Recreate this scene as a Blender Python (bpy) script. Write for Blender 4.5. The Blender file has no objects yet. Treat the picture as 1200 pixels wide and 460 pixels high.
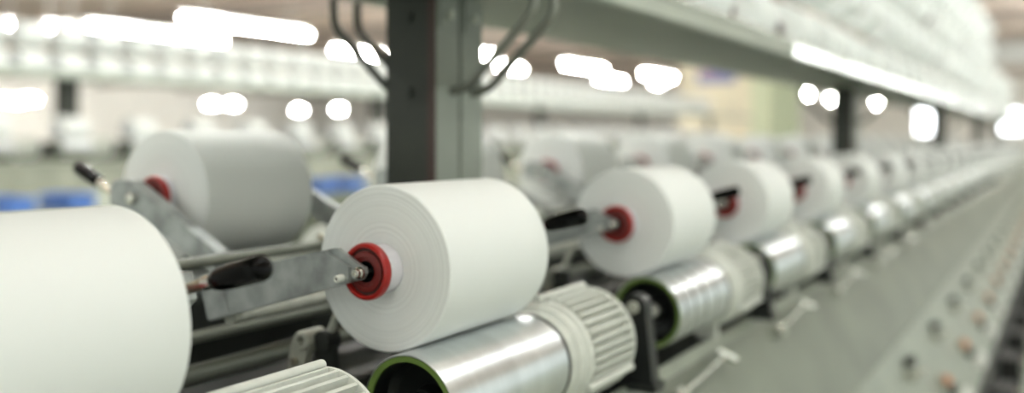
import bpy, bmesh, math, random
from mathutils import Vector, Matrix
random.seed(4)
PI = math.pi
S = bpy.context.scene
C = S.collection
CAMZ = 1.35                      # camera height; machine heights are given relative to it

# ------------------------------------------------------------------ materials
def lin(c):
    return tuple((v/12.92 if v <= .04045 else ((v+.055)/1.055)**2.4) for v in [x/255 for x in c])
def mat(name, rgb, rough=.5, metal=0, spec=.5, noise=0, nscale=20, bump=0, bscale=60, coat=0, aniso=0):
    m = bpy.data.materials.new(name); m.use_nodes = True
    nt = m.node_tree; b = nt.nodes['Principled BSDF']
    col = lin(rgb)
    b.inputs['Base Color'].default_value = (*col, 1)
    b.inputs['Roughness'].default_value = rough
    b.inputs['Metallic'].default_value = metal
    b.inputs['Specular IOR Level'].default_value = spec
    b.inputs['Coat Weight'].default_value = coat
    b.inputs['Anisotropic'].default_value = aniso
    tc = nt.nodes.new('ShaderNodeTexCoord')
    if noise:
        n = nt.nodes.new('ShaderNodeTexNoise'); n.inputs['Scale'].default_value = nscale; n.inputs['Detail'].default_value = 4
        nt.links.new(tc.outputs['Object'], n.inputs['Vector'])
        r = nt.nodes.new('ShaderNodeValToRGB')
        r.color_ramp.elements[0].position = .35; r.color_ramp.elements[1].position = .65
        r.color_ramp.elements[0].color = (*[v*(1-noise) for v in col], 1)
        r.color_ramp.elements[1].color = (*[min(1, v*(1+noise*.6)) for v in col], 1)
        nt.links.new(n.outputs['Fac'], r.inputs['Fac']); nt.links.new(r.outputs['Color'], b.inputs['Base Color'])
    if bump:
        n = nt.nodes.new('ShaderNodeTexNoise'); n.inputs['Scale'].default_value = bscale; n.inputs['Detail'].default_value = 3
        nt.links.new(tc.outputs['Object'], n.inputs['Vector'])
        bp = nt.nodes.new('ShaderNodeBump'); bp.inputs['Strength'].default_value = bump; bp.inputs['Distance'].default_value = .001
        nt.links.new(n.outputs['Fac'], bp.inputs['Height']); nt.links.new(bp.outputs['Normal'], b.inputs['Normal'])
    return m

def radial_mat(name, rgb, rough, metal, ring_freq, ring_str, tint=.0, y_freq=0, y_str=0, aniso=0):
    """rings around the local Y axis: bump and faint tone bands with radius (end faces) and with Y (side)."""
    m = mat(name, rgb, rough, metal); nt = m.node_tree; b = nt.nodes['Principled BSDF']
    tc = nt.nodes.new('ShaderNodeTexCoord'); sp = nt.nodes.new('ShaderNodeSeparateXYZ')
    nt.links.new(tc.outputs['Object'], sp.inputs[0])
    cb = nt.nodes.new('ShaderNodeCombineXYZ'); nt.links.new(sp.outputs['X'], cb.inputs['X']); nt.links.new(sp.outputs['Z'], cb.inputs['Y'])
    ln = nt.nodes.new('ShaderNodeVectorMath'); ln.operation = 'LENGTH'; nt.links.new(cb.outputs[0], ln.inputs[0])
    def noise1d(sock, freq, det):
        n = nt.nodes.new('ShaderNodeTexNoise'); n.noise_dimensions = '1D'
        n.inputs['Scale'].default_value = freq; n.inputs['Detail'].default_value = det
        nt.links.new(sock, n.inputs['W']); return n.outputs['Fac']
    nr = noise1d(ln.outputs['Value'], ring_freq, 3)
    ny = noise1d(sp.outputs['Y'], y_freq or ring_freq, 3)
    ad = nt.nodes.new('ShaderNodeMath'); ad.operation = 'MULTIPLY_ADD'
    nt.links.new(ny, ad.inputs[0]); ad.inputs[1].default_value = y_str; nt.links.new(nr, ad.inputs[2])
    bp = nt.nodes.new('ShaderNodeBump'); bp.inputs['Strength'].default_value = ring_str; bp.inputs['Distance'].default_value = .0012
    nt.links.new(ad.outputs[0], bp.inputs['Height']); nt.links.new(bp.outputs['Normal'], b.inputs['Normal'])
    if tint:
        r = nt.nodes.new('ShaderNodeValToRGB'); col = lin(rgb)
        r.color_ramp.elements[0].position = .3; r.color_ramp.elements[1].position = .7
        r.color_ramp.elements[0].color = (*[v*(1-tint) for v in col], 1); r.color_ramp.elements[1].color = (*[min(1, v*(1+tint*.4)) for v in col], 1)
        nt.links.new(nr if not metal else ny, r.inputs['Fac']); nt.links.new(r.outputs['Color'], b.inputs['Base Color'])
    b.inputs['Anisotropic'].default_value = aniso
    return m

def emit(name, rgb, strength):
    m = bpy.data.materials.new(name); m.use_nodes = True; b = m.node_tree.nodes['Principled BSDF']
    b.inputs['Base Color'].default_value = (*lin(rgb), 1)
    b.inputs['Emission Color'].default_value = (*lin(rgb), 1); b.inputs['Emission Strength'].default_value = strength
    return m

M = dict(
    yarn=radial_mat('yarn_white', (236, 239, 237), .78, 0, 300, .5, .06, 600, .25),
    brown_tube=mat('brown_paper_tube', (92, 40, 28), .6),
    tube=mat('paper_tube', (222, 220, 226), .6),
    red=mat('red_plastic', (160, 22, 16), .35, coat=.15),
    red_dull=mat('red_plastic_inner', (112, 30, 26), .45),
    groove=mat('dark_groove', (70, 42, 36), .6),
    black=mat('black_plastic', (3, 3, 3), .14, spec=.13),
    rubber=mat('black_rubber', (20, 21, 20), .55),
    rod=mat('brace_metal', (138, 140, 132), .4, .8),
    chrome=mat('chrome', (215, 213, 205), .18, 1),
    brass=mat('dull_nickel', (190, 182, 165), .3, 1),
    galv=mat('galvanised_steel', (168, 172, 170), .40, .6, noise=.34, nscale=24),
    alu=radial_mat('turned_aluminium', (222, 226, 228), .33, 1, 60, .05, .12, 26, .3, .4),
    cast=mat('cast_alloy_painted', (208, 211, 203), .5, noise=.05, nscale=60, bump=.3, bscale=180),
    cast_grey=mat('cast_grey', (182, 184, 172), .5, .2, noise=.12, nscale=60, bump=.4, bscale=140),
    green=mat('green_ring', (108, 134, 66), .5),
    cup=mat('dark_cup', (34, 36, 36), .3, .4),
    dark=mat('dark_machine', (34, 37, 33), .55, noise=.3, nscale=9),
    frame_dark=mat('dark_paint_and_post_shade', (44, 48, 40), .5, noise=.15, nscale=7),
    frame_red=mat('post_brown_edge', (66, 48, 42), .5),
    frame=mat('post_grey_paint', (134, 140, 130), .42, noise=.1, nscale=9),
    shelf=mat('shelf_paint', (124, 132, 118), .5, noise=.05, nscale=3),
    fascia=mat('fascia_paint', (190, 197, 186), .15, .15, noise=.06, nscale=5),
    apron=mat('apron_paint', (122, 128, 114), .36, .15, noise=.22, nscale=4),
    cast_dark=mat('reflection_band_dark', (92, 96, 96), .4, .7),
    white=mat('white_ceramic', (240, 242, 238), .3),
    shaft=mat('shaft_steel', (118, 121, 111), .42, .5),
    rail=mat('rail_paint', (146, 153, 139), .3, .2, noise=.15, nscale=6),
    bar=mat('bright_bar', (205, 208, 200), .25, .8),
    peach=mat('peach_button', (222, 150, 110), .4),
    floor=mat('floor_paint', (178, 186, 172), .35, noise=.06, nscale=1.2),
    ceil=mat('ceiling_paint', (248, 226, 216), .8, noise=.03, nscale=.6),
    beam=mat('beam_paint', (176, 164, 156), .6),
    wall=mat('wall_paint', (246, 244, 240), .8, noise=.03, nscale=.4),
    cream=mat('cream_wall', (224, 216, 192), .8),
    cream_green=mat('pale_green_wall', (206, 214, 184), .8),
    blue=mat('blue_plastic', (84, 124, 200), .4),
    blue_sign=mat('sign_blue', (110, 115, 165), .5),
    orange_sign=mat('sign_orange', (226, 160, 110), .5),
    duct=mat('duct_metal', (205, 206, 204), .4, .3),
    lamp=emit('fluorescent_tube', (248, 255, 253), 36),
    lamp_aisle=emit('fluorescent_tube_aisle', (250, 255, 252), 62),
    lamp_fill=emit('fill_tube_emission', (250, 255, 252), 105),
    lamp_far=emit('fluorescent_tube_bright', (255, 255, 252), 230),
    glow=emit('window_daylight', (248, 252, 255), 9),
    lampbody=mat('lamp_body', (235, 235, 230), .5),
)

# ------------------------------------------------------------------ mesh helpers
def finish(name, bm, m, parent=None, smooth=None, bevel=0, loc=None):
    if bevel:
        es = [e for e in bm.edges if len(e.link_faces) == 2 and e.calc_face_angle(0) > .6]
        bmesh.ops.bevel(bm, geom=es, offset=bevel, segments=2, affect='EDGES', clamp_overlap=True)
    bmesh.ops.recalc_face_normals(bm, faces=bm.faces)
    me = bpy.data.meshes.new(name); 
    if smooth is not None:
        for f in bm.faces: f.smooth = True
        for e in bm.edges:
            if len(e.link_faces) == 2 and e.calc_face_angle(0) > smooth: e.smooth = False
    bm.to_mesh(me); bm.free()
    for mm in (m if isinstance(m, (list, tuple)) else [m]): me.materials.append(mm)
    o = bpy.data.objects.new(name, me); C.objects.link(o)
    if parent: o.parent = parent
    if loc: o.location = loc
    return o
def box(bm, x0, x1, y0, y1, z0, z1, mi=0):
    v = [bm.verts.new((x, y, z)) for x in (x0, x1) for y in (y0, y1) for z in (z0, z1)]
    for q in ((0,1,3,2),(4,6,7,5),(0,4,5,1),(2,3,7,6),(0,2,6,4),(1,5,7,3)):
        f = bm.faces.new([v[i] for i in q]); f.material_index = mi
def lathe(bm, prof, n=64, cx=0, cz=0, close=False, mi=0):
    """revolve (r, y) profile about the Y axis"""
    rings = []
    for r, y in prof:
        if r < 1e-6: rings.append([bm.verts.new((cx, y, cz))])
        else: rings.append([bm.verts.new((cx+r*math.cos(2*PI*i/n), y, cz+r*math.sin(2*PI*i/n))) for i in range(n)])
    pairs = list(zip(rings, rings[1:])) + ([(rings[-1], rings[0])] if close else [])
    for a, b in pairs:
        for i in range(n):
            j = (i+1) % n
            if len(a) == 1 and len(b) == 1: continue
            if len(a) == 1: f = bm.faces.new((a[0], b[i], b[j]))
            elif len(b) == 1: f = bm.faces.new((a[i], b[0], a[j]))
            else: f = bm.faces.new((a[i], b[i], b[j], a[j]))
            f.material_index = mi
def prism(bm, pts, y0, y1):
    """extrude an (x, z) outline along Y"""
    a = [bm.verts.new((x, y0, z)) for x, z in pts]; b = [bm.verts.new((x, y1, z)) for x, z in pts]
    bm.faces.new(a); bm.faces.new(list(reversed(b)))
    for i in range(len(pts)):
        j = (i+1) % len(pts); bm.faces.new((a[i], b[i], b[j], a[j]))
def tube(bm, pts, rad, n=14):
    pts = [Vector(p) for p in pts]; rads = rad if isinstance(rad, (list, tuple)) else [rad]*len(pts)
    rings = []; up = None
    for i, p in enumerate(pts):
        t = ((pts[min(i+1, len(pts)-1)]-p).normalized() + (p-pts[max(i-1, 0)]).normalized()).normalized()
        if up is None: up = Vector((0, 0, 1)) if abs(t.z) < .9 else Vector((1, 0, 0))
        u = (up - t*up.dot(t)).normalized(); up = u; w = t.cross(u)
        rings.append([bm.verts.new(p + (u*math.cos(2*PI*k/n)+w*math.sin(2*PI*k/n))*rads[i]) for k in range(n)])
    for a, b in zip(rings, rings[1:]):
        for k in range(n): bm.faces.new((a[k], b[k], b[(k+1) % n], a[(k+1) % n]))
    bm.faces.new(rings[0][::-1]); bm.faces.new(rings[-1])
def round_path(pts, r=.02, seg=6):
    out = [Vector(pts[0])]
    for i in range(1, len(pts)-1):
        p = Vector(pts[i]); a = (Vector(pts[i-1])-p); b = (Vector(pts[i+1])-p)
        rr = min(r, a.length*.45, b.length*.45); A = p+a.normalized()*rr; B = p+b.normalized()*rr
        for k in range(seg+1):
            t = k/seg; out.append(A*(1-t)**2 + p*2*t*(1-t) + B*t*t)
    out.append(Vector(pts[-1])); return out
def BM(): return bmesh.new()
def thing(name, loc=(0, 0, 0), rz=0):
    o = bpy.data.objects.new(name, None); C.objects.link(o); o.location = loc; o.rotation_euler.z = rz
    o.empty_display_size = .05; return o
def tag(o, label, cat, group=None, kind=None):
    o['label'] = label; o['category'] = cat
    if group: o['group'] = group
    if kind: o['kind'] = kind
    return o
def dup(o, loc, rz=None, sc=None, parent=None):
    def cp(src, par):
        c = src.copy(); C.objects.link(c); c.parent = par
        for ch in src.children: cp(ch, c)
        return c
    c = cp(o, parent); c.location = loc
    for k in ('group', 'label'):
        if k in c and parent is None: del c[k]
    if rz is not None: c.rotation_euler.z = rz
    if sc is not None: c.scale = sc
    return c
def struct(o): o['kind'] = 'structure'; return o
ORD = ['first', 'second', 'third', 'fourth', 'fifth', 'sixth', 'seventh', 'eighth', 'ninth', 'tenth']

# ------------------------------------------------------------------ prototypes (local: package axis = Y, +X towards the aisle)
PL = .232                                        # package length
def proto_package(stored=False):
    t = thing('yarn_package')
    h = PL/2; R = .1; b = .0035
    bm = BM()
    prof = [(.0292, -h+.002), (.036, -h), (.06, -h-.0006), (R-b, -h)]
    for k in range(1, 5): a = k/4*PI/2; prof.append((R-b+b*math.sin(a), -h+b-b*math.cos(a)))
    prof += [(R*.998, -h*.3), (R*.995, h*.4)]
    Re = R*.992
    for k in range(0, 5): a = k/4*PI/2; prof.append((Re-b+b*math.cos(a), h-b+b*math.sin(a)))
    prof += [(.06, h+.0006), (.0292, h-.002)]
    lathe(bm, prof, 128, close=True)
    finish('yarn', bm, M['yarn'], t, smooth=.7)
    bm = BM()
    lathe(bm, [(.0288, -h-.022), (.0288, h+.022), (.0262, h+.022), (.0262, -h-.022)], 64, close=True)
    finish('paper_tube', bm, M['brown_tube' if stored else 'tube'], t, smooth=.7)
    return t

def hub(parent, y, s):
    """red chuck disc; y = plane next to the tube, s = -1 left end / +1 right end"""
    def L(prof, name, m, n=64):
        bm = BM(); lathe(bm, [(r, y+s*d) for r, d in prof], n, close=True); return finish(name, bm, m, parent, smooth=.6)
    d = L([(.0275, 0), (.0318, .0005), (.0336, .003), (.0338, .008), (.0325, .0115), (.030, .0128), (.0278, .0115), (.027, .0075), (.0235, .0075), (.0235, 0)], 'chuck_disc', M['red'])
    g = L([(.027, .0078), (.0240, .0078), (.0238, .002), (.0269, .002)], 'groove_ring', M['groove']); g.parent = d
    g = L([(.0238, .0005), (.0238, .0098), (.0222, .0108), (.0175, .0108), (.0165, .0085), (.0128, .0085), (.0126, .0005)], 'inner_ring', M['red_dull']); g.parent = d
    g = L([(.0126, .0005), (.0125, .0095), (.0105, .0095), (.0095, .0075), (.0045, .0075), (.0045, .0005)], 'bearing', M['black'], 48); g.parent = d
    bm = BM(); lathe(bm, [(0, y-s*.02), (.0046, y-s*.02), (.0046, y+s*.0125), (0, y+s*.0125)], 24)
    g = finish('spindle', bm, M['chrome'], parent, smooth=.6)
    return d

def proto_cradle(kind):
    t = thing('package_cradle')
    h = PL/2
    yl = -h-.022; yr = h+.010
    hub(t, yl, -1); hub(t, yr, 1)
    ya = yl-.0130                                 # front plane of left arm's back
    # ---- left arm: flat galvanised plate, tip at the hub, chamfered
    if kind == 'front':
        q = lambda u, w: (.699-(.699-u)*1.008, .155-(.155-w)*1.008)
        LL, UL = (-.2399, -.0755), (-.2520, -.0370)
        bm = BM(); prism(bm, [q(*p) for p in (LL, UL, (-.1324, .0040), (-.0439, .0243), (-.0074, .0078), (-.0061, -.0072))], ya-.0115, ya-.003)
        a = finish('arm', bm, M['galv'], t, bevel=.0010)
        bm = BM(); prism(bm, [q(*p) for p in ((-.060, -.018), (-.060, .0200), (-.0360, .0266), (-.0281, .0271), (.0041, .0100), (.0115, .0075), (.0130, .0005), (.0075, -.0070), (-.0061, -.0074))], ya-.0062, ya)
        finish('arm_tongue', bm, M['galv'], a, bevel=.0008)
        bm = BM(); prism(bm, [q(*p) for p in ((-.2405, -.0765), (-.2530, -.0365), (-.2171, -.0228), (-.2017, -.0640))], ya-.0132, ya-.0112)
        p = finish('arm_sleeve', bm, M['galv'], a, bevel=.0006)
        bm = BM(); prism(bm, [q(*p) for p in ((-.2395, -.0780), (-.2395, -.0752), (-.0061, -.0074), (-.0061, -.0102))], ya-.0115, ya+.014)
        p = finish('arm_flange', bm, M['galv'], a)
        # stop pin
        bm = BM(); lathe(bm, [(.0020, ya-.023), (.0040, ya-.023), (.0044, ya-.022), (.0044, ya-.011), (.0020, ya-.011)], 24, cx=-.0215, cz=-.0070, close=True)
        finish('stop_pin', bm, M['cast'], a, smooth=.6)
        bm = BM(); lathe(bm, [(0, ya-.0215), (.0022, ya-.0215), (.0022, ya-.012), (0, ya-.012)], 16, cx=-.0215, cz=-.0070)
        finish('pin_core', bm, M['rubber'], a, smooth=.6)
    else:
        bm = BM(); prism(bm, [(-.21, -.11), (-.215, -.07), (-.03, .018), (.03, .016), (.035, -.012), (-.02, -.024)], ya-.013, ya)
        a = finish('arm', bm, M['galv'], t, bevel=.0012)
    # bolt with socket head on the spindle
    bm = BM(); lathe(bm, [(0, ya-.0130), (.0022, ya-.0130), (.0022, ya-.0160), (.0050, ya-.0160), (.0056, ya-.0152), (.0056, ya-.0100), (.0072, ya-.0092), (.0074, ya-.0060), (0, ya-.0060)], 32)
    finish('bolt', bm, M['chrome'], t, smooth=.6)
    # ---- right arm: box channel that carries the handle
    yb = h+.0355
    if kind == 'front':
        poly = [(-.2300, -.0930), (-.2340, -.0550), (-.03, .034), (.028, .036), (.034, .012), (.010, -.010)]
        P = [(.026, .0200), (.069, .0325), (.1320, .0490)]
    else:
        poly = [(-.1850, -.1050), (-.1930, -.0730), (.006, .027), (.040, .029), (.056, .018), (.056, -.012), (-.01, -.026)]
        P = [(.046, -.004), (.099, .022), (.158, .048)]
    bm = BM(); prism(bm, poly, yb, yb+.022)
    b = finish('arm', bm, M['galv'], t, bevel=.002)
    bm = BM(); lathe(bm, [(0, yb+.022), (.009, yb+.022), (.009, yb+.028), (.004, yb+.030), (0, yb+.030)], 24)
    finish('bolt', bm, M['chrome'], t, smooth=.6)
    # handle: rod and tapered black knob
    ym = yb+.011
    A = Vector((P[0][0], ym, P[0][1])); B = Vector((P[1][0], ym, P[1][1])); D = Vector((P[2][0], ym, P[2][1]))
    bm = BM(); tube(bm, [A, B, B+(D-B)*.3], .0052, 16)
    rod = finish('handle_rod', bm, M['brass'], t, smooth=.7)
    bm = BM(); L = D-B
    prof = [(0, .0072), (.02, .0086), (.14, .0102), (.4, .0113), (.86, .0116), (.94, .0106), (.985, .0080), (1, .0035)]
    tube(bm, [B+L*s for s, r in prof], [r*1 for s, r in prof], 28)
    finish('knob', bm, M['black'], rod, smooth=.9)
    bm = BM(); tube(bm, [B-L.normalized()*.012, B+L.normalized()*.001], .0066, 18)
    finish('collar', bm, M['chrome'], rod, smooth=.7)
    # pivot cross tube joining the two arms
    bm = BM(); xc, zc = (-.222, -.073) if kind == 'front' else (-.188, -.098)
    lathe(bm, [(0, ya), (.011, ya), (.011, yb), (0, yb)], 24, cx=xc, cz=zc)
    finish('pivot_tube', bm, M['cast_grey'], t, smooth=.6)
    # lever casting with a bored boss under the left arm
    if kind == 'front':
        bm = BM(); cx, cz = -.160, -.110
        lathe(bm, [(.0062, -.088), (.0115, -.088), (.013, -.086), (.013, -.050), (.0062, -.050)], 32, cx=cx, cz=cz, close=True)
        c = finish('lever_boss', bm, M['cast_grey'], t, smooth=.6)
        bm = BM(); prism(bm, [(cx-.016, cz+.004), (cx-.022, cz-.012), (cx-.026, cz-.040), (cx-.014, cz-.058), (cx-.004, cz-.052), (cx+.004, cz-.022), (cx+.0145, cz-.004), (cx+.010, cz-.0135), (cx-.004, cz-.0143)], -.084, -.070)
        finish('lever_web', bm, M['cast_grey'], c, bevel=.0015)
        bm = BM(); lathe(bm, [(0, -.090), (.005, -.090), (.005, -.084), (0, -.084)], 20, cx=cx-.012, cz=cz-.028)
        finish('set_screw', bm, M['brass'], c, smooth=.6)
    return t

DR = .065
def proto_roller():
    t = thing('drive_roller'); y0, y1 = -.143, .128      # relative to the package centre
    bm = BM()
    lathe(bm, [(.0628, y0), (.0640, y0), (DR, y0+.002), (DR, y1-.001), (.0642, y1), (.05, y1), (.05, y0+.11), (.0585, y0+.11), (.0628, y0+.02)], 96, close=True)
    finish('roller_shell', bm, M['alu'], t, smooth=.5)
    bm = BM(); lathe(bm, [(.0625, y0-.0006), (.0560, y0+.0006), (.0556, y0+.016), (.0625, y0+.016)], 96, close=True)
    finish('green_rim', bm, M['green'], t, smooth=.5)
    bm = BM(); lathe(bm, [(.0554, y0+.004), (.054, y0+.03), (.046, y0+.040), (.022, y0+.045), (.018, y0+.030), (0, y0+.030)], 64)
    finish('end_cup', bm, M['cup'], t, smooth=.6)
    bm = BM(); lathe(bm, [(0, y0-.030), (.010, y0-.030), (.012, y0-.027), (.012, y0+.031), (0, y0+.031)], 32)
    finish('shaft', bm, M['cast'], t, smooth=.6)
    bm = BM(); lathe(bm, [(.0655, y1+.0002), (.0655, y1+.0045), (.045, y1+.0045), (.045, y1+.0002)], 96, close=True)
    finish('black_seal', bm, M['rubber'], t, smooth=.5)
    return t
REFLECTION_BANDS = (-.112, -.066, -.008, .052)  # positions of dark bands that imitate reflections on the bright metal
def reflection_ring_shell(src):
    """second roller: cut rings, their dark bands stand in for reflections"""
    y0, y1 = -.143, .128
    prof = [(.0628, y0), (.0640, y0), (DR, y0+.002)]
    for k, yc in enumerate(REFLECTION_BANDS):
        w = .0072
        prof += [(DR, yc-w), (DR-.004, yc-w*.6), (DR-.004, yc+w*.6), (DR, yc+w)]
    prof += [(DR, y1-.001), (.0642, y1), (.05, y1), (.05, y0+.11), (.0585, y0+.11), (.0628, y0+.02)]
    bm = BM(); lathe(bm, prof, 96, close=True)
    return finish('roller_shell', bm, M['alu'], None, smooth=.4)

def proto_motor():
    t = thing('roller_motor'); y = .1335
    bm = BM()
    lathe(bm, [(.03, y), (.0665, y), (.0675, y+.002), (.0675, y+.014), (.0705, y+.017), (.0735, y+.019), (.0735, y+.034), (.0765, y+.037), (.0765, y+.050), (.03, y+.050)], 96, close=True)
    f = finish('flange', bm, M['cast'], t, smooth=.5)
    b0, b1 = y+.050, y+.182
    bm = BM(); lathe(bm, [(0, b0), (.0665, b0), (.0665, b1), (0, b1)], 96)
    body = finish('housing', bm, M['cast'], t, smooth=.5)
    n = 36
    bm = BM()
    for i in range(n):
        a = 2*PI*i/n; ca, sa = math.cos(a), math.sin(a); w = .0021
        v = []
        for (r, yy) in ((.0660, b0+.001), (.0790, b0+.003), (.0790, b1-.001), (.0660, b1-.001)):
            for s in (-w*(1.35 if r < .07 else 1), w*(1.35 if r < .07 else 1)):
                v.append(bm.verts.new((r*ca-s*sa, yy, r*sa+s*ca)))
        for q in ((0,2,4,6),(7,5,3,1),(0,1,3,2),(2,3,5,4),(4,5,7,6),(6,7,1,0)): bm.faces.new([v[k] for k in q])
    finish('cooling_fin_ring', bm, M['cast'], body)
    bm = BM(); lathe(bm, [(.02, b1-.001), (.0745, b1-.001), (.0785, b1+.001), (.0785, b1+.005), (.070, b1+.009), (.02, b1+.010)], 96, close=True)
    finish('end_shield', bm, M['cast'], t, smooth=.5)
    for a in (97, -27, 213):
        a = math.radians(a); r = .0805
        bm = BM(); lathe(bm, [(0, b0-.012), (.0050, b0-.012), (.0056, b0-.010), (.0056, b1+.002), (.005, b1+.004), (0, b1+.004)], 20, cx=r*math.cos(a), cz=r*math.sin(a))
        finish('tie_rod', bm, M['cast'], t, smooth=.6)
    bm = BM(); box(bm, -.012, .030, y+.010, y+.030, -.098, -.060)
    finish('mounting_foot', bm, M['cast'], t, bevel=.003)
    return t

def proto_bracket():
    """dark rounded upright that carries the roller's free end"""
    t = thing('bearing_bracket')
    bm = BM(); pts = []
    for k in range(0, 13):
        a = math.radians(-10+k*200/12); pts.append((.021*math.cos(a), .021*math.sin(a)))
    pts += [(-.026, -.04), (-.030, -.125), (.034, -.125), (.026, -.05)]
    prism(bm, pts, -.014, .014)
    finish('upright', bm, M['cup'], t, bevel=.006, smooth=.7)
    bm = BM(); lathe(bm, [(0, -.02), (.009, -.02), (.010, -.018), (.010, .035), (0, .035)], 24)
    finish('bearing_pin', bm, M['cast_grey'], t, smooth=.6)
    bm = BM(); box(bm, -.045, .040, -.02, .02, -.135, -.120)
    finish('foot', bm, M['cup'], t, bevel=.002)
    return t

AX, AH = .699, .155               # package axis: distance left of the camera, depth below it
MC = -.978                        # machine centre line
DX, DZ = .059, -.155              # roller axis relative to the package axis
def yc(k):
    return .978+.6553*k+{-1: .0635, 0: 0, 1: .0385}.get(k, 0)

P_pkg = proto_package(); P_sto = proto_package(True); P_cr = proto_cradle('front'); P_crb = proto_cradle('back')
P_rol = proto_roller(); P_mot = proto_motor(); P_brk = proto_bracket()
used = set()
def inst(proto, loc, label, cat, group=None, rz=0, sc=None):
    if proto.name not in used:
        used.add(proto.name); o = proto; o.location = loc; o.rotation_euler.z = rz
        if sc: o.scale = sc
    else: o = dup(proto, loc, rz, sc)
    return tag(o, label, cat, group)

NF = 27
FR = {-1: 'cropped one filling the lower left corner', 0: 'big sharp one in the centre'}
def where(k, row):
    """a phrase that singles out unit k of the front row"""
    if k == -1: return 'in the lower left corner'
    if k == 0: return 'in sharp focus at the centre'
    if k <= 6: return ('next after' if k == 1 else ORD[k-1]+' beyond') + ' the sharp central one'
    return None
for k in range(-1, NF):
    y = yc(k); z = CAMZ-AH; x = -AX; w = where(k, 'front'); far = k > 6
    r = {-1: .985, 0: 1, 1: 1, 2: 1.0}.get(k, .985)
    inst(P_pkg, (x, y, z), f'white yarn package on the front row, {w}' if w else 'blurred white yarn package far down the front row',
         'yarn package', 'yarn packages on the front row', sc=(r, 1, r))
    inst(P_cr, (x, y, z), f'grey package cradle with red discs and black knob, {w}' if w else 'blurred package cradle far down the front row',
         'package cradle', 'package cradles of the front row')
    o = inst(P_rol, (x+DX, y, z+DZ), f'shiny metal drive roller under the package {w}' if w else 'blurred metal drive roller far down the front row',
         'roller', 'drive rollers of the front row')
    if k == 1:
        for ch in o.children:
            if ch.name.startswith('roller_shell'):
                g = reflection_ring_shell(ch); ch.data = g.data; bpy.data.objects.remove(g)
                for yy in REFLECTION_BANDS:
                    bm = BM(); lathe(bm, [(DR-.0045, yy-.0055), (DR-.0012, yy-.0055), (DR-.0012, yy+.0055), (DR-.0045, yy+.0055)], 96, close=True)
                    finish('dark_reflection_band', bm, M['cast_dark'], ch, smooth=.4)
        o['label'] = 'metal drive roller with dark bands in place of reflections, next after the sharp one'
    ml = {-1: 'pale finned motor cropped by the bottom edge, left of the sharp roller', 0: 'pale finned motor in focus right of the sharp roller'}.get(
        k, f'pale finned roller motor, {w}' if w else 'blurred finned motor far down the front row')
    inst(P_mot, (x+DX, y, z+DZ), ml, 'motor', 'finned motors of the front row')
    if 0 <= k < 14:
        bl = {-1: 'black bearing bracket at the bottom edge before the sharp roller', 0: 'black rounded bearing bracket right of the focused finned motor'}.get(
            k, f'black bearing bracket, {w}' if w else 'blurred bearing bracket far down the front row')
        inst(P_brk, (x+DX+.035, y+.425, z+DZ+.035), bl, 'bracket', 'bearing brackets of the front row')

# back row: the same units turned half round, a little higher
BZ = .061; NB = 20
for k in range(0, NB):
    y = 1.107+.6553*k; z = CAMZ-AH+BZ; x = 2*MC+AX-.001
    w = {0: 'behind on the left, beside the steel post', 1: 'mostly hidden behind the steel post'}.get(k) or (f'{ORD[k-2]} visible right of the near steel post' if k < 6 else None)
    r = 1.085
    inst(P_pkg, (x, y, z), f'blurred white yarn package on the back row, {w}' if w else 'blurred white yarn package far down the back row',
         'yarn package', 'yarn packages on the back row', rz=PI, sc=(r, 1, r))
    inst(P_crb, (x, y, z), f'package cradle on the back row, {w}' if w else 'blurred package cradle far down the back row',
         'package cradle', 'package cradles of the back row', rz=PI)
    inst(P_rol, (x-DX*1.05, y, z+DZ*1.05), f'metal drive roller of the back row, {w}' if w else 'blurred drive roller far down the back row',
         'roller', 'drive rollers of the back row', rz=PI)
    inst(P_mot, (x-DX*1.05, y, z+DZ*1.05), f'pale finned motor of the back row, {w}' if w else 'blurred finned motor far down the back row',
         'motor', 'finned motors of the back row', rz=PI)

# ------------------------------------------------------------------ machine body
APX, APH = .62, .411              # upper edge of the sloping front apron
ABX, ABH = .300, .987             # its lower edge
Y0, Y1 = -.9, 19.5
def make_frame(xc, dz, y0, y1, label, fz, mirror=True):
    """machine body: apron in front (and behind), dark bed, central shafts; xc = centre line, dz = height offset"""
    t = thing('machine_frame', (xc, y0, 0)); L = y1-y0
    ox = -MC                                       # apron offsets were measured from the camera
    def X(a): return ox-a
    def Z(h): return CAMZ-h+dz
    for s in ((1, -1) if mirror else (1,)):
        bm = BM()
        pts = [(X(APX), Z(APH)), (X(ABX), Z(ABH)), (X(ABX)-.012, Z(ABH)-.004), (X(APX)-.014, Z(APH)-.006)]
        prism(bm, [(s*a, b) for a, b in pts], 0, L)
        finish('apron_panel', bm, M['apron'], t)
        def ap(a, off):
            h = APH+(APX-a)*(ABH-APH)/(APX-ABX)
            return (s*(X(a)+off*.874), Z(h)+off*.486)
        bm = BM(); prism(bm, [ap(.480, .0), ap(.478, .007), ap(.302, .007), ap(.302, .0)], 0, L)
        finish('guide_rail', bm, M['rail'], t)
        bm = BM(); prism(bm, [ap(.622, -.004), ap(.622, .006), ap(.610, .006), ap(.610, .0)], 0, L)
        finish('edge_trim', bm, M['rail'], t)
        bm = BM(); box(bm, s*(X(ABX)-.03), s*(X(ABX)+.022), 0, L, fz, Z(ABH)-.004)
        finish('kick_panel', bm, M['dark'], t)
    bm = BM(); box(bm, -(X(APX)-.03), X(APX)-.03, 0, L, Z(.56), Z(.50))
    finish('bed', bm, M['dark'], t)
    bm = BM(); box(bm, -.235, -.215, 0, L, Z(.50), Z(.262)); box(bm, -.29, -.235, 0, L, Z(.50), Z(.42))
    finish('inner_panel', bm, M['dark'], t)
    bm = BM(); box(bm, -.13, .13, 0, L, Z(.50), Z(.335))
    finish('centre_beam', bm, M['dark'], t)
    return t
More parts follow.
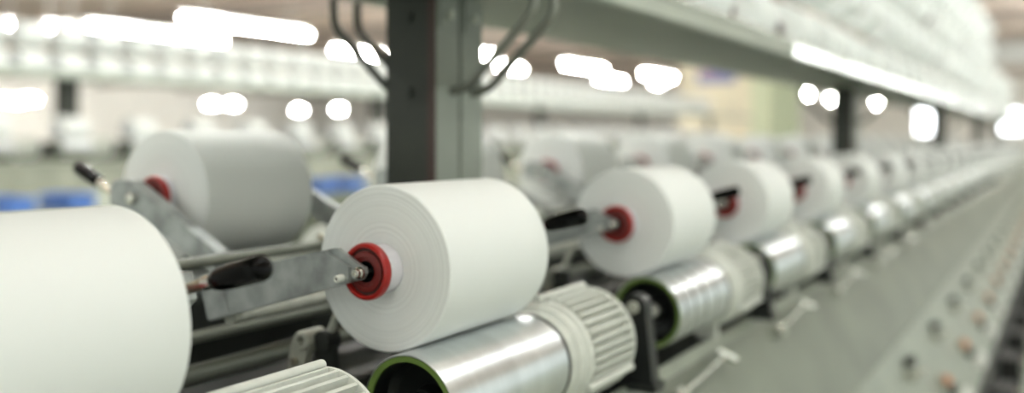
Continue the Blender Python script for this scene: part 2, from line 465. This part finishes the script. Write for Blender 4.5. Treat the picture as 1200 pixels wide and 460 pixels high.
fr = tag(make_frame(MC, 0, Y0, Y1, '', 0), 'long grey green winding machine body with sloping apron under the front rollers', 'machine')
# shafts that run along the machine through the cradles
def shaft(name, a, h, r, m, label, y0=-.6, y1=12):
    bm = BM(); lathe(bm, [(0, 0), (r, 0), (r, y1-y0), (0, y1-y0)], 24)
    return tag(finish(name, bm, m, None, smooth=.6, loc=(-a, y0, CAMZ-h)), label, 'shaft')
shaft('pivot_shaft', 1.02, .170, .008, M['shaft'], 'thin grey round shaft just below the back package')
shaft('support_shaft', .985, .262, .0085, M['shaft'], 'pale round shaft under the central cradle arm')
shaft('square_shaft', .975, .308, .0135, M['shaft'], 'thicker grey shaft, lowest of the shafts below the cradle arms')
def casting(x, y, z, label, s=1, flip=1):
    t = thing('shaft_support', (x, y, z))
    bm = BM(); lathe(bm, [(.0092, -.018), (.017, -.018), (.018, -.016), (.018, .016), (.0092, .018)], 28, close=True)
    a = finish('clamp', bm, M['cast_grey'], t, smooth=.6)
    bm = BM(); prism(bm, [(-.010, -.0155), (.012, -.0150), (.022, -.14), (-.03, -.14)], -.010, .010)
    finish('web', bm, M['dark'], t, bevel=.002)
    bm = BM(); lathe(bm, [(0, -.024), (.0055, -.024), (.0055, -.0175), (0, -.0175)], 6, cx=.0, cz=.0125)
    finish('clamp_screw', bm, M['brass'], t)
    t.rotation_euler.z = 0
    return tag(t, label, 'bracket', 'shaft supports in the machine centre')
for i in range(8):
    casting(-.985, .71+.6553*i, CAMZ-.262, ['clamp casting on the pale shaft, left of the dark gap under the arm', 'clamp casting on the pale shaft behind the sharp package'][i] if i < 2 else 'blurred clamp casting on the pale shaft farther along', 1)
for i in range(8):
    casting(-1.02, 1.125+.6553*i, CAMZ-.170, ['small clamp on the thin shaft between the back and central packages', 'clamp casting on the thin shaft behind the near post'][i] if i < 2 else 'blurred clamp casting on the thin shaft farther along', 1)

# small dark guide arms in the gap below the cradle arms
def guide_arm(x, y, z, label):
    t = thing('spring_arm', (x, y, z))
    bm = BM(); tube(bm, round_path([(0, 0, 0), (.02, .01, .055), (.055, .02, .06), (.085, .02, .02)], .02), .0055, 12)
    finish('bent_rod', bm, M['cast_grey'], t, smooth=.8)
    bm = BM(); lathe(bm, [(0, -.012), (.013, -.012), (.014, .012), (0, .012)], 24)
    finish('boss', bm, M['dark'], t, smooth=.6)
    bm = BM(); prism(bm, [(-.012, 0), (.012, 0), (.02, -.07), (-.025, -.07)], -.006, .006)
    finish('stand', bm, M['dark'], t, bevel=.001)
    return tag(t, label, 'spring arm', 'bent rods behind the rollers')
for i in range(7):
    guide_arm(-.835, .915+.6553*i, CAMZ-.300+.035, 'bent grey rod arm in the dark gap left of the sharp package' if i == 0 else 'bent rod arm behind the finned motor in focus' if i == 1 else 'blurred bent rod arm farther along behind the rollers')

# levers lying on the apron
def lever_proto():
    t = thing('yarn_lever')
    bm = BM(); tube(bm, round_path([(0, 0, .010), (.002, .05, .016), (-.004, .15, .020), (-.006, .225, .030)], .03), .0042, 10)
    finish('lever_rod', bm, M['bar'], t, smooth=.8)
    bm = BM(); prism(bm, [(-.014, 0), (-.010, .014), (.008, .015), (.016, .004), (.015, -.004)], -.026, .010)
    finish('lever_head', bm, M['cast_grey'], t, bevel=.003)
    bm = BM(); lathe(bm, [(0, -.042), (.008, -.042), (.0085, -.030), (0, -.030)], 20, cx=0, cz=.009)
    finish('head_pin', bm, M['chrome'], t, smooth=.6)
    bm = BM(); tube(bm, [(-.022, .222, .030), (.018, .228, .031)], .0075, 12)
    finish('lever_tip', bm, M['bar'], t, smooth=.8)
    return t
P_lev = lever_proto()
def on_apron(a, off=0):
    h = APH+(APX-a)*(ABH-APH)/(APX-ABX)
    return (-a+off*.874, CAMZ-h+off*.486)
for i in range(24):
    x, z = on_apron(.592, .006)
    lb = {0: 'thin metal yarn lever on the apron, nearest the bottom edge', 1: 'metal yarn lever on the apron, second from the bottom edge', 2: 'metal yarn lever on the apron, third from the bottom edge'}.get(i, 'blurred metal yarn lever farther along the apron')
    o = inst(P_lev, (x, 1.56+.6553*i, z), lb, 'lever', 'yarn levers along the apron'); o.rotation_euler = (0, math.radians(25), 0)
# eyelets, buttons and pegs lower on the apron
TILT = math.atan2(ABH-APH, APX-ABX)
def eyelet_proto():
    t = thing('yarn_eyelet')
    bm = BM(); n = 24
    bm2 = BM()
    pts = [(0, .013*math.cos(2*PI*k/20), .020+.013*math.sin(2*PI*k/20)) for k in range(19)]
    tube(bm2, pts, .0038, 8); bm.free()
    finish('eye_ring', bm2, M['chrome'], t, smooth=.8)
    bm = BM(); box(bm, -.012, .012, -.010, .010, -.001, .012)
    finish('eye_base', bm, M['cast_grey'], t, bevel=.002)
    bm = BM(); box(bm, -.030, -.014, .020, .060, -.001, .016)
    finish('snap_cutter', bm, M['rubber'], t, bevel=.002)
    return t
def button_proto():
    t = thing('start_button')
    bm = BM(); box(bm, -.018, .018, -.020, .020, -.001, .008)
    finish('button_plate', bm, M['cast_grey'], t, bevel=.002)
    bm = BM(); tube(bm, [(0, 0, .006), (0, 0, .018), (0, 0, .020)], [.012, .012, .009], 20)
    finish('button_cap', bm, M['peach'], t, smooth=.6)
    bm = BM(); box(bm, .020, .040, .018, .060, -.001, .014)
    finish('sensor_block', bm, M['rubber'], t, bevel=.002)
    return t
def peg_proto():
    t = thing('yarn_peg')
    bm = BM(); tube(bm, [(0, 0, -.001), (0, 0, .022), (0, 0, .026)], [.011, .010, .006], 18)
    finish('ceramic_peg', bm, M['white'], t, smooth=.6)
    bm = BM(); box(bm, -.012, .016, -.016, .100, -.001, .012)
    finish('peg_plate', bm, M['white'], t, bevel=.002)
    return t
def feeder_proto():
    t = thing('yarn_feeder')
    bm = BM(); box(bm, -.0, .095, -.10, .10, -.20, .03)
    finish('feeder_body', bm, M['rubber'], t, bevel=.005)
    bm = BM(); tube(bm, [(.09, -.05, -.03), (.110, -.05, -.03)], .022, 20)
    finish('feed_wheel', bm, M['cast_grey'], t, smooth=.6)
    bm = BM(); tube(bm, [(.09, .04, 0), (.12, .04, .0)], .008, 12)
    finish('guide_pin', bm, M['chrome'], t, smooth=.6)
    return t
P_eye, P_but, P_peg, P_fee = eyelet_proto(), button_proto(), peg_proto(), feeder_proto()
AT = PI/2-(PI/2-TILT)
for i in range(16):
    y = 3.14+.6553*i
    first = i == 0
    for P, a, dy, nm, lb1, lb2, gr in (
        (P_eye, .43, 0, 'eyelet', 'metal yarn eyelet low on the apron, nearest the bottom edge', 'blurred yarn eyelet farther along the apron', 'yarn eyelets on the apron'),
        (P_but, .377, .37, 'button', 'peach start button low on the apron, nearest the bottom edge', 'blurred peach start button farther along the apron', 'start buttons on the apron'),
        (P_peg, .325, .50, 'peg', 'white yarn peg on the apron rim, nearest the bottom edge', 'blurred white yarn peg farther along the apron rim', 'white pegs on the apron rim')):
        x, z = on_apron(a, .008)
        o = inst(P, (x, y+dy, z), lb1 if first else lb2, nm, gr); o.rotation_euler = (0, TILT, 0); o.scale = (1.5, 1.5, 1.5)
    inst(P_fee, (-ABX+.020, y+.62, CAMZ-ABH-.09), 'dark yarn feeder under the apron rim, nearest the bottom edge' if first else 'blurred dark yarn feeder farther along under the apron rim', 'yarn feeder', 'dark yarn feeders below the apron')

# ------------------------------------------------------------------ overhead shelf, posts and braces
SH = .2655; SX0, SX1 = -1.18, -.776
t = thing('overhead_shelf', (0, -1, CAMZ+SH))
L = Y1+1
bm = BM(); box(bm, SX0, SX1, 0, L, 0, .012); finish('shelf_plate', bm, M['shelf'], t)
for (ya, yb, xl, xh) in ((0, 4.05, .012, .012), (4.055, L, .020, .010)):      # near panel is flat, the later ones lean back
    bm = BM(); prism(bm, [(SX1, -.002), (SX1+xl, .004), (SX1+xh, .044), (SX1-.004, .056), (SX1-.016, .052), (SX1-.004, .040), (SX1-.004, .0)], ya, yb)
    finish('front_fascia', bm, M['fascia'], t)
bm = BM(); box(bm, SX0-.01, SX0, 0, L, 0, .066); finish('rear_fascia', bm, M['fascia'], t)
bm = BM(); tube(bm, [(SX1+.012, 0, .050), (SX1+.012, L, .050)], .008, 12); finish('rim_bar', bm, M['bar'], t, smooth=.8)
tag(t, 'long grey green overhead shelf carrying white yarn packages above the rows', 'shelf')
def post(y, label, i):
    t = thing('steel_post', (-.983, y, CAMZ-.50)); top = .50+SH
    for j, (a, b) in enumerate(((0, .069), (.077, .146))):
        bm = BM(); box(bm, -.0525, .0525, a, b, 0, top)
        finish('channel', bm, M['frame'], t, bevel=.004)
    bm = BM(); box(bm, -.046, .046, .066, .080, 0, top); finish('spacer', bm, M['rubber'], t)
    bm = BM(); box(bm, -.0535, .040, -.004, .0, 0, top); finish('shade_plate', bm, M['frame_dark'], t)  # shaded side of the post, put in as a darker colour
    bm = BM(); box(bm, .037, .0525, -.0055, -.0004, 0, top); finish('edge_strip', bm, M['frame_red'], t)
    for a in (.006, .084):
        bm = BM(); prism(bm, [(.0525, top-.075), (.0560, top-.075), (.0560, top-.012), (.10, top-.004), (.10, top), (.0525, top)], a, a+.052)
        f = finish('mounting_tab', bm, M['frame'], t)
        bm = BM(); tube(bm, [(.055, a+.026, top-.050), (.064, a+.026, top-.050)], .009, 6); finish('tab_bolt', bm, M['cast_grey'], f)
    for z in (top-.055, top-.185):
        bm = BM(); tube(bm, [(-.005, -.001, z), (-.005, -.010, z)], .009, 16); finish('face_bolt', bm, M['frame_dark'], t)
    return tag(t, label, 'post', 'steel posts under the shelf')
PY = (1.293, 4.93, 9.0, 13.3, 17.2)
PLB = ('large dark green grey steel post in front, behind the sharp package', 'dark steel post next beyond the large front post', 'dark steel post beside the bright window light', 'small dark steel post beyond the bright window light', 'farthest dark steel post near the vanishing rows')
for i, y in enumerate(PY): post(y, PLB[i], i)
def brace(y, s, label, group):
    """bent round rod from the shelf underside down and into the post; s=+1 aisle side, -1 rear side"""
    c = -.983
    pts = [(c+s*.222, y, CAMZ+SH+.002), (c+s*.222, y, CAMZ+.215), (c+s*.090, y, CAMZ+.092), (c+s*.066, y, CAMZ+.084), (c+s*.050, y, CAMZ+.084)]
    bm = BM(); tube(bm, round_path(pts, .03, 8), .0078, 16)
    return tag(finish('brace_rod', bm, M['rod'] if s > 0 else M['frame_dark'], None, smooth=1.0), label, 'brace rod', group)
for i, y in enumerate(PY[:3]):
    if i == 0:
        L4 = ('bent shiny rod right of the front post, the inner one', 'bent shiny rod right of the front post, the outer one', 'bent dark rod left of the front post, the outer one', 'bent dark rod left of the front post, the inner one')
    else: L4 = (f'blurred bent rod brace at the {("second","third")[i-1]} steel post',)*4
    g = 'bent brace rods at the steel posts'
    brace(y+.046, 1, L4[0], g); brace(y+.114, 1, L4[1], g); brace(y+.046, -1, L4[2], g); brace(y+.114, -1, L4[3], g)

# packages on the overhead shelf in tiers, with a rack that carries the upper tiers
def rack(xc, zb, y0, y1, tiers, label, name='creel_rack', step=.245):
    t = thing(name, (xc, y0, zb)); n = max(2, int((y1-y0)/2.4)+1)
    for i in range(n):
        y = (y1-y0)*i/(n-1)
        bm = BM(); box(bm, -.125, -.105, y-.012, y+.012, 0, step*tiers); finish('rack_upright', bm, M['frame'], t)
    for k in range(1, tiers):
        for dx in (-.06, .06):
            bm = BM(); tube(bm, [(dx, 0, step*k-.012), (dx, y1-y0, step*k-.012)], .006, 8); finish('rack_rail', bm, M['bar'], t)
        bm = BM(); box(bm, -.115, .06, -.01, .01, step*k-.026, step*k-.014); finish('rack_arm', bm, M['frame'], t)
    return tag(t, label, 'rack')
zs = CAMZ+SH+.012
for y0, y1, tiers in ((2.0, 13.5, 5), (13.9, 18.8, 3)):
    rack(-.905, zs, y0, y1, tiers, 'tall rack of white packages on the overhead shelf' if tiers == 5 else 'lower rack of white packages at the far shelf end')
    y = y0-.10+.10+(.10 if tiers == 3 else -.02)
    while y < y1-.2:
        for k in range(tiers):
            if k > 1 and y < 3.2: continue
            if random.random() < .06: continue
            lb = ('white yarn package on the near end of the overhead shelf', 'white yarn package on the bottom tier of the overhead shelf')[y > 3.4] if k == 0 else f'blurred white yarn package on the {ORD[k]} tier of the overhead rack'
            if tiers == 3: lb = 'blurred white yarn package in the lower rack at the far shelf end'
            r = random.uniform(.95, 1.04)
            inst(P_sto, (-.88+random.uniform(-.004, .004), y+random.uniform(-.01, .01), zs+.245*k+.105*1.0), lb, 'yarn package', 'yarn packages on the overhead shelf', sc=(r, 1, r))
        y += random.choice((.39, .46, .56)) if y < 7 else .46

# ------------------------------------------------------------------ the machine across the back aisle
FX, FDZ = -7.28, .235
tag(make_frame(FX, FDZ, 2.6, 23.8, '', 0), 'long grey green winding machine across the back aisle', 'machine')
t = thing('far_shelf', (FX, 2.6, CAMZ+SH+FDZ)); L = 21.4
bm = BM(); box(bm, -.2, .2, 0, L, 0, .012); finish('shelf_plate', bm, M['shelf'], t)
bm = BM(); box(bm, .2, .212, 0, L, 0, .07); finish('front_fascia', bm, M['fascia'], t)
tag(t, 'pale overhead shelf of the machine across the back aisle', 'shelf')
for i, y in enumerate((4.68, 8.8, 12.9, 17.0, 21.1)):
    bm = BM(); box(bm, -.05, .05, 0, .075, 0, .72+.012); box(bm, -.05, .05, .085, .16, 0, .72+.012)
    box(bm, -.04, .04, .07, .09, 0, .73)
    o = finish('rack_post', bm, M['frame_dark'], None, bevel=.003, loc=(FX, y, CAMZ+SH+FDZ-.73))
    tag(o, 'dark blurred post between the white lights at far left' if i == 0 else 'blurred dark post of the machine across the aisle', 'post', 'posts of the machine across the aisle')
for k in range(0, 27):
    y = 3.95+.6553*k; x = FX-MC-AX; z = CAMZ-AH+FDZ
    inst(P_pkg, (x, y, z), 'blurred white yarn package in the row across the back aisle', 'yarn package', 'yarn packages across the back aisle')
    inst(P_rol, (x+DX, y, z+DZ), 'blurred metal roller in the row across the back aisle', 'roller', 'rollers across the back aisle')
    inst(P_mot, (x+DX, y, z+DZ), 'blurred finned motor in the row across the back aisle', 'motor', 'motors across the back aisle')
rack(FX, zs+FDZ, 3.0, 23.5, 2, 'rack of white packages above the machine across the aisle', step=.235)
y = 3.7
while y < 21:
    for k in range(2):
        inst(P_pkg, (FX+.08, y, zs+FDZ+.104+.235*k), f'blurred white yarn package, {("lower","upper")[k]} tier of the rack across the aisle', 'yarn package', 'rack packages across the back aisle')
    y += .34
# blue crates standing in the back aisle, stacked in threes
def crate_proto():
    t = thing('plastic_crate')
    bm = BM(); box(bm, -.2, .2, -.15, .15, 0, .012)
    for (a, b, c, d) in ((-.2, .2, -.15, -.142), (-.2, .2, .142, .15), (-.2, -.192, -.142, .142), (.192, .2, -.142, .142)): box(bm, a, b, c, d, .012, .295)
    finish('crate_body', bm, M['blue'], t)
    bm = BM(); box(bm, -.212, .212, -.162, -.150, .262, .298); box(bm, -.212, .212, .150, .162, .262, .298); box(bm, -.212, -.2, -.150, .150, .262, .298); box(bm, .2, .212, -.150, .150, .262, .298)
    finish('crate_rim', bm, M['blue'], t)
    return t
P_box = crate_proto()
def cart_proto():
    t = thing('supply_cart')
    bm = BM(); box(bm, -.25, .25, -.34, .34, .12, .80); finish('cart_body', bm, M['apron'], t, bevel=.006)
    for sx in (-1, 1):
        for sy in (-1, 1):
            bm = BM(); tube(bm, [(sx*.2-.02, sy*.27, -.010), (sx*.2+.02, sy*.27, -.010)], .055, 16); finish('caster', bm, M['rubber'], t, smooth=.7)
            bm = BM(); box(bm, sx*.2-.025, sx*.2+.025, sy*.27-.02, sy*.27+.02, -.01, .122); finish('caster_fork', bm, M['frame'], t)
    return t
P_cart = cart_proto()
for (y, ph) in ((3.65, 'at far left behind the cropped package'), (6.52, 'left of the front post')):
    inst(P_cart, (-5.9, y, .065), f'pale grey green cart {ph}', 'cart', 'carts in the back aisle')
for j, (x, y, ph) in enumerate(((-5.9, 3.43, 'on the far left cart, the left one'), (-5.9, 3.86, 'on the far left cart, the right one'), (-5.9, 6.33, 'on the cart by the front post, the left one'), (-5.9, 6.71, 'on the cart by the front post, the right one'))):
    inst(P_box, (x, y, .865), f'blue plastic crate {ph}', 'crate', 'blue crates on carts', sc=(.9, .60, .36))
# ------------------------------------------------------------------ room
CZ = 4.3
bm = BM(); box(bm, -42, 8, -8, 48, -.1, 0); struct(finish('floor', bm, M['floor']))
bm = BM(); box(bm, -42, 8, -8, 48, CZ, CZ+.1); struct(finish('ceiling', bm, M['ceil']))
bm = BM(); box(bm, -42.1, -42, -8, 48, 0, CZ); struct(finish('wall_left', bm, M['wall']))
bm = BM(); box(bm, -42, 8, 48, 48.1, 0, CZ); struct(finish('wall_end', bm, M['wall']))
bm = BM(); box(bm, -9.5, -7.41, 25, 28, 0, CZ); struct(finish('wall_partition', bm, M['cream']))
bm = BM(); box(bm, -7.41, -6.83, 25, 28, 0, CZ); struct(finish('trim_1', bm, M['cream_green']))
for i in range(9):
    bm = BM(); box(bm, -42, 8, 4+5*i, 4.35+5*i, CZ-.32, CZ); struct(finish('ceiling_beam', bm, M['beam']))
t = thing('wall_sign', (-8.38, 24.995, CAMZ+1.55))
bm = BM(); box(bm, -.55, .55, -.03, 0, 0, .32); finish('sign_panel', bm, M['blue_sign'], t)
bm = BM(); box(bm, -.42, .42, -.035, 0, .32, .62); finish('sign_header', bm, M['orange_sign'], t)
tag(t, 'blurred blue and orange sign on the cream wall', 'sign')
bm = BM(); box(bm, -6.0, 7.5, 26, 27.1, 3.25, 3.75); tag(finish('ventilation_duct', bm, M['duct'], bevel=.03), 'wide pale ventilation duct under the ceiling at upper right', 'duct')
# bright window on the end wall
def window(x0, x1, z0, z1, n):
    bm = BM(); box(bm, x0, x1, 47.95, 47.99, z0, z1); w = finish(f'window_{n}', bm, M['glow']); struct(w)
    bm = BM(); box(bm, x0-.05, x0, 47.9, 48, z0-.05, z1+.05); box(bm, x1, x1+.05, 47.9, 48, z0-.05, z1+.05); box(bm, x0, x1, 47.9, 48, z1, z1+.05); box(bm, x0, x1, 47.9, 48, z0-.05, z0)
    finish('window_frame', bm, M['frame'], w)
def px(x, A): return 1260*A/(1250-x)
window(-6.15, -5.15, CAMZ+.25, CAMZ+1.8, 1)
window(-2.6, -1.75, CAMZ+.3, CAMZ+1.25, 2)

# ------------------------------------------------------------------ lamps
def lamp(x, y, z, L, label, group, m='lamp', r=.019, rod=True):
    t = thing('tube_lamp', (x, y, z))
    bm = BM(); tube(bm, [(0, -L/2, 0), (0, L/2, 0)], r, 10); finish('fluorescent_tube', bm, M[m], t, smooth=.8)
    bm = BM(); box(bm, -.025, .025, -L/2-.03, L/2+.03, .055, .085); finish('lamp_housing', bm, M['lampbody'], t)
    for s in (-1, 1):
        bm = BM(); box(bm, -.015, .015, s*L/2-.015, s*L/2+.015, -.02, .056); finish('lamp_holder', bm, M['lampbody'], t)
        if rod:
            bm = BM(); tube(bm, [(0, s*L*.35, .08), (0, s*L*.35, CZ-z)], .006, 6); finish('suspension_rod', bm, M['lampbody'], t)
    return tag(t, label, 'lamp', group)
# rows over the working aisle (above and behind the camera)
for i in range(14):
    lamp(.62, -2+3.2*i, CAMZ+1.75, 2.4, 'long tube lamp hung over the front aisle', 'tube lamps over the front aisle', 'lamp' if i < 3 else 'lamp_aisle', .03)
for i in range(3):
    lamp(-1.9, -3+3.2*i, CAMZ+1.9, 2.4, 'long tube lamp hung behind the machine', 'tube lamps over the near back aisle', 'lamp', .025)
for i in range(5):  # added row, kept out of view, that brightens the machine across the aisle
    lamp(-3.9, .5+3.4*i, CAMZ+2.6, 2.4, 'added fill lamp over the back aisle, out of view', 'added fill lamps over the middle of the back aisle', 'lamp_fill', .03)
for i in range(7):  # added lamps, set high behind the rack, to brighten the far wall
    lamp(-37, 2+6*i, CAMZ+2.7, 3.0, 'added fill lamp high by the far side wall', 'added fill lamps near the far side wall', 'lamp_aisle', .03)
# lamps seen in the photo: (x, y, length)
CP, SP = .8568, .5157
def lamp_px(x0, x1, yy, h, label, group, m='lamp_far', r=.02):
    """a lamp along the hall seen between image columns x0..x1, image height yy at its near end, hung h above the camera"""
    A = h*CP*(1250-x0)/(162-yy)*1.0
    def Y(x): return (1260*A/(1250-x)-SP*A)/CP
    ya, yb = Y(x0), Y(x1)
    lamp(-A, (ya+yb)/2, CAMZ+h, max(.5, yb-ya), label, group, m, r)
H1 = 1.5
vis = [(103, 262, 30, 'long bright tube lamp at upper left, the lower of the two'), (212, 362, 21, 'long bright tube lamp at upper left, the upper of the two'),
       (-40, 22, 24, 'bright tube lamp at the upper left corner'), (55, 88, 32, 'short bright lamp near the upper left corner'),
       (390, 448, 58, 'bright tube lamp crossed by the dark bent rods'), (572, 576, 64, 'small bright lamp between post and bent rods'),
       (584, 612, 78, 'bright lamp behind the shiny bent rods'), (660, 708, 75, 'bright tube lamp right of the shiny bent rods'), (700, 730, 92, 'short bright lamp under the longer one right of the rods'),
       (753, 788, 86, 'bright tube lamp nearest the cream wall'), (765, 775, 97, 'short bright lamp under the one nearest the cream wall')]
for x0, x1, yy, lb in vis: lamp_px(x0, x1, yy, H1, lb, 'bright tube lamps over the back aisles')
low = [(5, 8, 117), (20, 22, 119), (35, 38, 116), (68, 92, 117), (243, 253, 122), (272, 274, 122), (350, 351, 129), (397, 398, 128), (915, 935, 115), (945, 947, 110), (972, 980, 116), (1026, 1029, 121)]
for i, (x0, x1, yy) in enumerate(low):
    lamp_px(x0, x1, yy, H1, 'distant lamp seen under the far shelf at left' if x0 < 500 else 'distant bright lamp seen left of the second post' if x0 < 1000 else 'distant bright lamp right of the second post', 'distant lamps', 'lamp_far', .05 if x0 < 500 else .04)

# ------------------------------------------------------------------ world, camera
w = bpy.data.worlds.new('world'); S.world = w; w.use_nodes = True
bg = w.node_tree.nodes['Background']; bg.inputs[0].default_value = (.93, 1.0, .93, 1); bg.inputs[1].default_value = 1.0
cam = bpy.data.cameras.new('camera'); co = bpy.data.objects.new('camera', cam); C.objects.link(co); S.camera = co
co.location = (0, 0, CAMZ); co.rotation_euler = (PI/2, 0, math.atan(650/1080))
cam.sensor_width = 36; cam.lens = 32.4; cam.shift_y = -68/1200; cam.clip_start = .01; cam.clip_end = 200
cam.dof.use_dof = True; cam.dof.focus_distance = .945; cam.dof.aperture_fstop = 1.55
vs = S.view_settings; vs.view_transform = 'Standard'; vs.look = 'None'; vs.gamma = 1; vs.exposure = .12; vs.use_curve_mapping = False
